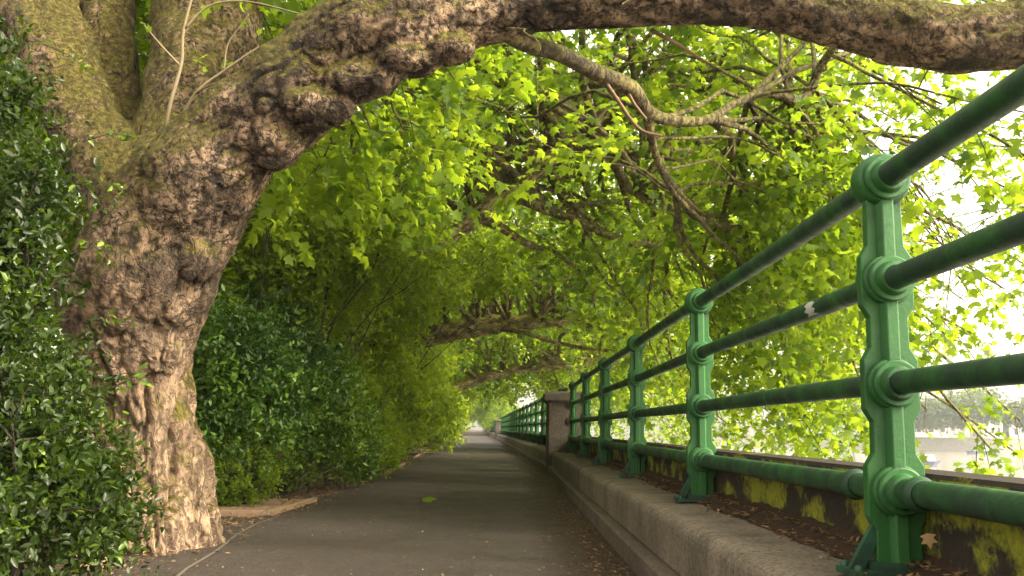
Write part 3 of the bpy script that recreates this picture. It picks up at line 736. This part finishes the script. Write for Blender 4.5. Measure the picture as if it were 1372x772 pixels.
def arch(bx, by, r, h=3.0, d=1.0):
    b = Vector((bx,by,0))
    return [(b+Vector((0,0,1.6)), r*.7), (b+Vector((.9,0,h*.86)), r*.58), (b+Vector((2.2,.2*d,h*1.05)), r*.5), (b+Vector((3.8,.5*d,h*1.08)), r*.42), (b+Vector((5.6,.9*d,h*1.25)), r*.3), (b+Vector((7.4,1.0*d,h*1.3)), r*.16), (b+Vector((8.8,1.2*d,h*1.1)), r*.05)]
plane_tree(-4.0, 12.6, .38, [px_limb([(300,410,22),(450,356,20),(570,330,17),(636,290,15),(700,245,13),(745,205,12),(790,172,11),(830,128,9),(870,108,7),(960,80,4)], 12.6, 11.6),
                            px_limb([(760,192,8),(815,200,6),(850,235,5),(855,255,3)], 11.8, 11.4)],
           'plane tree behind the first shrubs whose slanting limb rises to the upper middle', .045, .115, 'lobed', 170, 28, 12, 7.9, drape=(26,4.6,6.5))
plane_tree(-4.2, 21.5, .42, [px_limb([(440,500,22),(520,470,20),(560,453,17),(620,440,15),(680,433,12),(740,430,9),(800,425,7),(830,455,4)], 21.5, 20.5)],
           'plane tree whose mossy limb crosses low over the middle of the path', .06, .125, 'lobed', 160, 26, 12, 8.0, drape=(30,4.2,6.5))
plane_tree(-3.1, 33.7, .24, [px_limb([(572,540,9),(600,524,8),(640,508,7.5),(690,494,7),(740,490,7),(790,488,5),(850,470,3)], 33.7, 33)],
           'slim pale plane tree beside the kerb with a low limb arching to the railing', .07, .15, 'star', 160, 26, 12, 7.2, drape=(50,3.2,6))
far = None
for i, (bx, by, lab) in enumerate([(-3.9, 45, 'distant plane tree, first past the slim pale one'), (-4.4, 57, 'distant plane tree halfway along the far tunnel of leaves'), (-4.9, 71, 'far plane tree near the second stone pillar'),
                      (-5.5, 88, 'far plane tree between the second and third pillars'), (-6.3, 108, 'very distant plane tree close to the end of the leaf tunnel'), (-7.2, 130, 'farthest plane tree at the bright end of the path')]):
    if i == 0:
        far = plane_tree(bx, by, .36, [arch(bx, by, .36)], lab, .1, .19, 'star', 140, 22, 12, 7.0, .55, .3, 6.0, (70,2.3,5.5))
    else:
        r_ = far.copy(); col.objects.link(r_); r_.location = (bx, by, 0); r_['label'] = lab; r_.scale = (1, 1.25 if i > 2 else 1.1, [1,.94,1.05,.97,1.02,.96][i])
        for ch in list(far.children):
            c_ = ch.copy(); col.objects.link(c_); c_.parent = r_

# ------------------------------------------------------------------ shrubs
def shrub(name, label, cat, lobes, leafk, size, count, mat, group=None, tint0=.4, stems=7, tuft=6, base=None, floor=.03, tilt=.7, keep=None, inner=.25):
    """lobes: list of (x,y,z,rx,ry,rz); tufts of leaves grow through the outer shell of every lobe"""
    l = np.array(lobes, float); vol = (l[:,3]*l[:,5]+l[:,4]*l[:,5]+l[:,3]*l[:,4]); pk = rng.choice(len(l), count//tuft, p=vol/vol.sum())
    u = nrm(rng.normal(0,1,(len(pk),3))); rad = 1-inner*rng.random(len(pk))**.8*2
    lump = np.array([noise.noise(tuple(q)) for q in (u*2.4+l[pk,:3]*3)])*.28+np.array([noise.noise(tuple(q)) for q in (u*6+l[pk,:3]*3)])*.14
    c0 = l[pk,:3]+u*l[pk,3:]*(rad+lump)[:,None]
    out = nrm(u+np.array([0,0,.35])+rng.normal(0,.45,u.shape))
    mk = c0[:,2] > floor
    c0, out = c0[mk], out[mk]; S = len(c0)
    t = np.linspace(0,1,tuft)[None,:,None]
    pos = c0[:,None,:]+out[:,None,:]*t*size*2.2+rng.normal(0,size*.28,(S,tuft,3))
    d = out[:,None,:]*.5+rng.normal(0,.75,(S,tuft,3)); n = out[:,None,:]*.6+np.array([0,0,.8])+rng.normal(0,tilt,(S,tuft,3))
    big_ = np.array([noise.noise(tuple(q)) for q in c0*(.16/size)])[:,None]*.45
    tint = tint0+big_+rng.normal(0,.16,(S,1))+rng.normal(0,.13,(S,tuft))+.22*(t[...,0]-.5)
    sz = size*rng.uniform(.6,1.25,(S,tuft))
    c, d, n, s, ti = pos.reshape(-1,3), d.reshape(-1,3), n.reshape(-1,3), sz.reshape(-1), tint.reshape(-1)
    if keep is not None:
        mk = keep(c); c, d, n, s, ti = c[mk], d[mk], n[mk], s[mk], ti[mk]
    b = base or (float(l[:,0].mean()), float(l[:,1].mean()), 0)
    root = empty(name, b, label, cat, group)
    leaves('foliage' if cat != 'tree' else 'crown', c, d, n, s, ti, leafk, mat, root)
    mb = MB()
    for k in range(stems):
        q = l[k % len(l)]; tgt = Vector(q[:3])+Vector((random.gauss(0,.45)*q[3], random.gauss(0,.45)*q[4], random.uniform(-.1,.85)*q[5]))
        a = Vector((b[0]+random.gauss(0,.12), b[1]+random.gauss(0,.12), 0))
        pts = branch_path(a, tgt, 0, .14, 8); H = q[5]
        mb.tube(pts, taper(.014+.012*H, .004, len(pts)), 6, cap=False)
        for z in range(4):
            i = random.randint(3, 7); e = pts[i]+Vector((random.gauss(0,.4)*q[3], random.gauss(0,.4)*q[4], random.uniform(0,.5)*q[5]))
            mb.tube(branch_path(pts[i], e, 0, .12, 4), taper(.006+.003*H, .002, 5), 4, cap=False)
    mb.build('stems' if cat != 'tree' else 'trunk', BARK_DARK, root, False)
    return root
def lobe(px, py, Y, rpx, rpz, ry): 
    p = at(px, py, Y); return (p.x, p.y, p.z, rpx/F*Y, ry, rpz/F*Y)
GS = 'shrubs along the left of the path'
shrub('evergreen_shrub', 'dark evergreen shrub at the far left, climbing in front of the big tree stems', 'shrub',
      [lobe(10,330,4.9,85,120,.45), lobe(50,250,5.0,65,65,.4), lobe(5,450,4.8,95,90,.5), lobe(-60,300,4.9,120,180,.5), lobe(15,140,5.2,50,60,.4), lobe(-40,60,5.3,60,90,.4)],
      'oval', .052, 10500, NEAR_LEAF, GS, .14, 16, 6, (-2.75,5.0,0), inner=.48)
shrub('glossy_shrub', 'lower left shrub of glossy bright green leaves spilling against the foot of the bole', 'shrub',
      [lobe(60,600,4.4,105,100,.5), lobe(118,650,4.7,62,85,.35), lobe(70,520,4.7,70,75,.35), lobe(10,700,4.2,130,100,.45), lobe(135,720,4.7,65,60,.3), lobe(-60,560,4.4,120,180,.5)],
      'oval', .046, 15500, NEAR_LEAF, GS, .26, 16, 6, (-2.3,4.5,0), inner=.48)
SPR = [np.array([tuple(at(x, y, Y)) for x, y, Y in l]) for l in ([(110,190,4.9),(150,178,4.9),(190,186,4.9)], [(90,250,4.9),(130,240,4.9),(165,258,4.9)], [(95,340,4.8),(125,330,4.8),(150,345,4.8)], [(60,60,5.1),(95,75,5.1),(120,98,5.1)], [(120,430,4.8),(150,425,4.8),(178,438,4.8)], [(150,520,4.8),(180,505,4.8),(196,512,4.8)])]
for near_ in [o for o in bpy.data.objects if o.name == 'evergreen_shrub']:
    cc = []
    for l in SPR:
        mb = MB(); mb.tube([Vector(q) for q in l], [.004,.003,.0015], 5, cap=False); mb.build('stem', BARK_DARK, near_, False)
        for q in range(16): t = random.random()*1.99; i = int(t); cc.append(l[i]+(l[i+1]-l[i])*(t-i)+rng.normal(0,.018,3))
    cc = np.array(cc); n_ = len(cc)
    leaves('foliage', cc, rng.normal(0,.7,(n_,3))+np.array([.6,0,.1]), rng.normal(0,.7,(n_,3))+np.array([0,-.3,.8]), rng.uniform(.03,.06,n_), rng.uniform(.5,1,n_), 'oval', NEAR_LEAF, near_)
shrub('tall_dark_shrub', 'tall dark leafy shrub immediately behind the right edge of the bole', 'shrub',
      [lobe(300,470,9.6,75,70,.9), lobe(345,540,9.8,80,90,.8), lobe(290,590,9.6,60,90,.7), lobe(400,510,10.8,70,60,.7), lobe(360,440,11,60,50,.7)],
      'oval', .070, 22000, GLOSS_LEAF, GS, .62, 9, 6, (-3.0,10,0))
shrub('fine_leaved_shrub', 'small fine leaved shrub low beside the timber edging at the bole', 'shrub',
      [lobe(325,635,9.4,50,45,.35), lobe(290,640,9.3,40,60,.3), lobe(350,600,9.7,40,40,.3)], 'diamond', .04, 12000, SMALL_LEAF, GS, .5, 8, 8, (-2.8,9.5,0))
shrub('rounded_laurel', 'rounded glossy shrub bulging towards the path with bare twigs underneath', 'shrub',
      [lobe(430,565,11.6,62,62,.7), lobe(395,600,11.5,50,55,.6), lobe(470,590,12.3,40,55,.5), lobe(420,510,12.2,60,45,.6)],
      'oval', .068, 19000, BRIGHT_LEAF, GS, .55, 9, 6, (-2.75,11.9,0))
shrub('light_green_shrub', 'light green feathery shrub just past the rounded glossy one', 'shrub',
      [lobe(475,560,13.6,45,65,.8), lobe(500,590,14.3,38,50,.7), lobe(450,520,14.2,50,50,.8)], 'diamond', .065, 17000, SMALL_LEAF, GS, .62, 8, 8, (-2.8,13.9,0))
labs = ['dark bushy shrub where the hedge nears the second strip of edging', 'green shrub in the hedge beside the second edging board', 'hedge shrub just in front of the slim pale tree', 'hedge shrub right behind the slim pale tree',
        'small distant hedge shrub leaning over the kerb', 'far shrub at the left of the narrowing path', 'farthest shrub before the bright end of the path']
for k, (x, y, h) in enumerate([(-3.2,17,1.5),(-3.2,21,1.3),(-3.7,27,1.5),(-3.9,36,1.6),(-4.0,44,1.7),(-4.6,56,2.0),(-5.4,75,2.4)]):
    shrub('hedge_shrub', labs[k], 'shrub', [(x,y,h*.55,1.0,1.6+.05*y,h*.6),(x-.5,y+1.2,h*.8,1.0,1.4+.05*y,h*.5),(x+.15,y-1,h*.4,.75,1.3,h*.42)],
          'diamond', .08+.0022*y, 12000, SMALL_LEAF if k % 2 else BRIGHT_LEAF, GS, .45, 6, 8, (x,y,0))
# under-storey of small leaved trees behind the shrubs
GU = 'small leaved trees behind the shrubs'
ul = ['small leaved tree rising behind the bole with dense dull green crown', 'dense small leaved tree left of the path behind the rounded shrub', 'bushy small leaved tree with slanting dark stem in the middle left',
      'shady small leaved tree beyond the low mossy limb', 'small leaved tree in the deep shade near the slim trunk', 'distant small leaved tree left of the far path', 'far small leaved tree closing the left of the leaf tunnel']
UL = [[(330,330,11,80,90,1.2),(400,290,11,85,85,1.2),(300,430,11,70,80,1),(380,400,11.5,85,80,1.0)],
      [(480,300,12,85,85,1.2),(450,390,12.5,85,80,1),(545,255,11.5,60,55,1),(430,235,12,85,50,1),(400,330,13,90,80,1),(490,350,11.2,60,45,.7),(560,335,11.2,50,38,.7),(590,375,11.2,36,30,.6)],
      [(470,470,15,75,60,1.2),(545,370,14,75,65,1.3),(500,420,15,85,70,1.2),(575,370,15,40,50,1),(540,320,16,70,60,1.3)],
      [(560,545,19,50,42,1.3),(520,530,17,60,50,1.2),(480,500,17,70,60,1.2),(590,395,19,60,35,1.2),(650,360,18,50,40,1.2)],
      [(585,560,28,35,35,1.5),(545,500,25,60,50,1.5),(520,560,25,50,40,1.5)]]
for k, ls in enumerate(UL):
    L_ = [lobe(a, b, c, d, e, g) for (a, b, c, d, e, g) in ls]
    bx = min(-3.1, float(np.mean([q[0] for q in L_]))); by = float(np.mean([q[1] for q in L_]))
    shrub('understorey_tree', ul[k], 'tree', L_, 'diamond', .078+.0042*(by-10), 21000, SMALL_LEAF, GU, .68, 14, 8, (bx,by,0), keep=off_limbs)
for k, (x, y, h, s) in enumerate([(-5.6,41,4.8,.15),(-6.6,60,5.5,.2)]):
    shrub('understorey_tree', ul[k+5], 'tree', [(x,y,h*.55,1.5,2.2,h*.36),(x-.6,y+.8,h*.85,1.6,2.2,h*.3),(x+.5,y-.6,h*.75,1.1,1.6,h*.28),(x-1.5,y,h*.5,1.6,2.4,h*.42),(x+.3,y+.8,h*.35,1.0,1.8,h*.3)],
          'diamond', s, 26000, SMALL_LEAF, GU, .42, 12, 8, (x,y,0))
# park trees far to the left closing the view
pl = ['broad park tree far to the left behind the old bole', 'park tree behind the hedge in the left background', 'park tree deep behind the under-storey', 'park tree at the back left of the far path']
for k, (x, y) in enumerate([(-10,13),(-11,22),(-11,34),(-12,52)]):
    shrub('park_tree', pl[k], 'tree', [(x,y,3.2,3.2,5.5,3.4),(x-1,y+2,6.0,3.2,5.5,2.8),(x-4,y-2,4.5,3,5.5,4.2)], 'star', .22, 16000, PLANE_LEAF, 'park trees behind the hedge', .3, 8, 8, (x,y,0))

# ------------------------------------------------------------------ beds, boards, litter
BG = 'timber boards edging the planting beds'
def board(a, b, lab):
    a, b = Vector(a), Vector(b); d = (b-a).normalized(); s = Vector((-d.y, d.x, 0))*.025; mb = MB()
    vs = []
    for p in (a, b):
        for q, z in ((-1,-.05),(1,-.05),(1,.045),(-1,.045)): vs.append((p+s*q)+Vector((0,0,z)))
    mb.add(vs, [(0,1,2,3),(4,7,6,5),(0,4,5,1),(1,5,6,2),(2,6,7,3),(3,7,4,0)])
    o = bevel(mb.build('edging_board', WOOD), .005); tag(o, lab, 'board', BG); return o
board((-2.08,8.55,0), (-2.02,10.1,0), 'timber edging board beside the bare bed just past the bole')
board((-2.62,8.5,0), (-2.1,8.52,0), 'short timber board across the near end of the bare bed')
board((-2.03,15.6,0), (-2.22,20.5,0), 'second timber edging board along the hedge')
board((-2.42,24.5,0), (-2.72,33,0), 'far timber edging board in front of the slim pale tree')
board((-2.12,3.6,0), (-2.3,5.7,0), 'timber edging board at the bottom left below the glossy shrub')
bd = MB(); bd.add([(-2.75,8.52,.016),(-2.1,8.52,.020),(-2.05,10.2,.020),(-2.75,10.2,.018)], [(0,1,2,3)])
bd = bd.build('bare_bed', mat_plain('sandy_soil', (.22,.15,.10), .95, .1, 25, .5)); tag(bd, kind='structure')
# dead leaves and twigs
def litter(name, n, xf, yf, size, tint, label, z=.014):
    x = np.array([xf() for _ in range(n)]); y = np.array([yf() for _ in range(n)])
    x = x+np.where(y > BEND, -.032*(y-BEND), 0)
    c = np.stack([x, y, np.full(n, z)+rng.random(n)*.006], 1); d = rng.normal(0,1,(n,3)); d[:,2] = rng.normal(0,.15,n)
    nn = np.tile([0,0,1.0],(n,1))+rng.normal(0,.25,(n,3))
    o = leaves(name, c, d, nn, size*rng.uniform(.5,1.5,n), tint+rng.normal(0,.25,n), 'diamond', DRY, None); tag(o, label, 'litter', None, 'stuff'); return o
litter('leaf_litter', 4500, lambda: .67-abs(random.gauss(0,.16)), lambda: 3.5+random.random()**1.6*40, .026, .30, 'brown crumbled leaf litter gathered along the foot of the wall')
litter('leaf_litter', 2200, lambda: random.uniform(-2.0,.6), lambda: 3.5+random.random()**1.5*30, .018, .55, 'scattered bits of dry leaf over the tarmac')
litter('leaf_litter', 3500, lambda: -2.15+random.gauss(0,.16), lambda: 4+random.random()**1.3*26, .030, .45, 'dry leaves and chips along the edge of the beds', .02)
litter('leaf_litter', 1300, lambda: 1.10-abs(random.gauss(0,.06)), lambda: 1+random.random()**1.3*16, .024, .35, 'dead leaf crumbs on the ledge below the parapet', .40)
litter('leaf_litter', 1500, lambda: 1.135+random.gauss(0,.022), lambda: 1+random.random()**1.4*15, .024, .30, 'dead leaf crumbs heaped against the mossy parapet', .427)
tw = MB()
for k in range(70):
    a = Vector((-2.0-abs(random.gauss(0,.25)), random.uniform(6.5,14.5), .02)); w_ = random.uniform(0,6.28); L = random.uniform(.05,.35)
    b = a+Vector((math.cos(w_)*L, math.sin(w_)*L, random.uniform(0,.05))); m_ = a.lerp(b,.5)+Vector((0,0,random.uniform(0,.04)))
    tw.tube([a,m_,b], [.003,.0028,.0015], 4)
for k in range(60):
    a = Vector((-2.4+random.gauss(0,.15), random.uniform(10.6,13), .02)); b = a+Vector((random.uniform(-.1,.45), random.gauss(0,.3), random.uniform(.1,.45)))
    tw.tube([a, a.lerp(b,.5)+Vector((0,0,.06)), b], [.004,.003,.0015], 4)
tag(tw.build('dead_twigs', mat_plain('dry_twig', (.15,.11,.075), .9, .1, 10, .4), None, False), 'dry fallen twigs under the rounded shrub', 'twigs', None, 'stuff')
# the green leaf lying on the path
q = np.array([[-.86,10.25,.02]])
lf = leaves('fallen_leaf', np.array([[-.90,10.2,.02],[-.88,10.28,.03]]), np.array([[1,.1,.25],[.7,.5,.1]]), np.array([[-.2,-.6,1.0],[.3,-.4,1]]), np.array([.15,.10]), np.array([1,.95]), 'plane', BRIGHT_LEAF if False else PLANE_LEAF, None)
tag(lf, 'bright green fallen plane leaf lying on the tarmac in the middle of the path', 'leaf')
dl = leaves('dead_leaf', np.array([[1.06,2.45,.53]]), np.array([[.1,-.2,-1]]), np.array([[-.5,-1,.1]]), np.array([.04]), np.array([.8]), 'lobed', DRY, None)
tag(dl, 'dry tan leaf caught under the bottom rail by the nearest post', 'leaf')

# ------------------------------------------------------------------ far bank
BK = [(20,470),(100,350),(150,292),(230,262),(420,240),(800,235)]
mb = MB(); n = len(BK)
vs = [(x,y,-4.8) for x,y in BK]+[(x+.3,y+.8,-.9) for x,y in BK]
mb.add(vs, [(i,i+1,n+i+1,n+i) for i in range(n-1)])
mb.add([(x+.3,y+.8,-.9) for x,y in BK]+[(x,y+1,-.45) for x,y in BK]+[(x,y+2,-.45) for x,y in BK], [(i,i+1,n+i+1,n+i) for i in range(n-1)]+[(n+i,n+i+1,2*n+i+1,2*n+i) for i in range(n-1)])
o = mb.build('embankment_wall', mat_concrete('far_stone', (.6,.57,.52), (.36,.33,.29))); tag(o, 'pale stone embankment wall across the river', 'wall')  # haze over the far wall put into its lightened stone colour
mb = MB(); vs = [(x,y+1.5,-.6) for x,y in BK]+[(x,y+500,-.6) for x,y in BK]; mb.add(vs, [(i,i+1,n+i+1,n+i) for i in range(n-1)])
tag(mb.build('far_bank', mat_plain('far_ground', (.14,.14,.09), .9, .1, .1, .3)), kind='structure')
ft = ['broad hazy tree on the far bank just left of the frame edge', 'hazy tree on the far bank behind the hanging leaf spray', 'hazy tree at the right edge of the far bank', 'hazy tree on the far bank beside the nearest post', 'hazy tree on the far bank hidden behind drooping leaves']
for k, (px, Y, w_, h) in enumerate([(1305,300,9,15),(1262,300,6.5,12),(1385,292,7,12),(1215,310,6,10),(1130,330,8,13)]):
    b = at(px, 585, Y); b.z = -.6
    shrub('far_tree', ft[k], 'tree', [(b.x,b.y,h*.62,w_,w_,h*.30),(b.x-w_*.5,b.y,h*.5,w_*.6,w_*.6,h*.22),(b.x+w_*.5,b.y,h*.52,w_*.6,w_*.6,h*.25)], 'star', 1.1, 3500, FAR_LEAF, 'trees on the far bank', .5, 5, 6, (b.x,b.y,-.6), 0)
bl = ['pale house on the far bank between the trees', 'low pale building on the far bank at the right edge', 'pale block across the river behind the left trees']
for k, (px, w_, h) in enumerate([(1335,9,8),(1368,12,7),(1240,16,9)]):
    b = at(px, 585, 322); root = empty('house', (b.x,b.y,-.6), bl[k], 'house', 'houses on the far bank')
    mb = MB(); mb.box((b.x-w_/2,b.y,-.6),(b.x+w_/2,b.y+9,h)); mb.build('wall', mat_plain('far_render', (.5,.47,.42), .9, .1, .3, .1), root)
    mb = MB(); mb.prism([(b.x-w_/2-.4,h),(b.x+w_/2+.4,h),(b.x,h+2.6)], 1, b.y-.4, b.y+9.4); mb.build('roof', mat_plain('far_slate', (.12,.11,.12), .8, .2, .5, .2), root)
    for i in range(4):
        for j in range(2):
            x0 = b.x-w_/2+w_*(i+.3)/4; z0 = 1.2+j*3.2
            mb = MB(); mb.box((x0,b.y-.05,z0),(x0+w_*.09,b.y+.05,z0+1.6)); mb.build('window', mat_plain('far_glass', (.05,.06,.07), .3, .5, 1, .1) if (i+j+k) == 0 else bpy.data.materials['far_glass'], root)
def boat(px, Y, L, lab):
    b = at(px, 606, Y); root = empty('moored_boat', (b.x,Y,-4.7), lab, 'boat', 'boats on the river'); x, y = b.x, Y
    mb = MB(); mb.add([(x-L/2,y-1.2,-3.9),(x+L/2-1.5,y-1.2,-3.9),(x+L/2,y,-3.75),(x+L/2-1.5,y+1.2,-3.9),(x-L/2,y+1.2,-3.9),(x-L/2+.3,y-.8,-4.85),(x+L/2-2,y-.8,-4.85),(x+L/2-1,y,-4.85),(x+L/2-2,y+.8,-4.85),(x-L/2+.3,y+.8,-4.85)],
                      [(0,1,2,3,4),(5,9,8,7,6),(0,5,6,1),(1,6,7,2),(2,7,8,3),(3,8,9,4),(4,9,5,0)]); mb.build('hull', mat_plain('hull_paint', (.10,.12,.18), .5, .4, 1, .2), root)
    mb = MB(); mb.prism([(x-L*.3,-3.9),(x-L*.28,-2.9),(x+L*.12,-2.9),(x+L*.18,-3.9)], 1, y-.8, y+.8); mb.build('cabin', mat_plain('cabin_paint', (.6,.6,.6), .5, .4, 1, .1), root)
boat(1318, 270, 9, 'low dark boat moored under the far embankment'); boat(1245, 165, 4, 'small boat out on the river right of the nearest post')

# ------------------------------------------------------------------ air
HAZE = True
if HAZE:
    mb = MB(); mb.box((-560,-70,-6.2),(960,1000,30)); hz = mb.build('haze', [])
    m, nt, out = newmat('haze'); v = N(nt, 'ShaderNodeVolumePrincipled', {'Color': (.95,.97,1,1), 'Density': .00045, 'Anisotropy': .3}); nt.links.new(v.outputs[0], out.inputs['Volume'])
    hz.data.materials.append(m); tag(hz, 'pale river haze filling the air', 'haze', None, 'stuff')
print('hero leaves', nh, 'objects', len(bpy.data.objects))
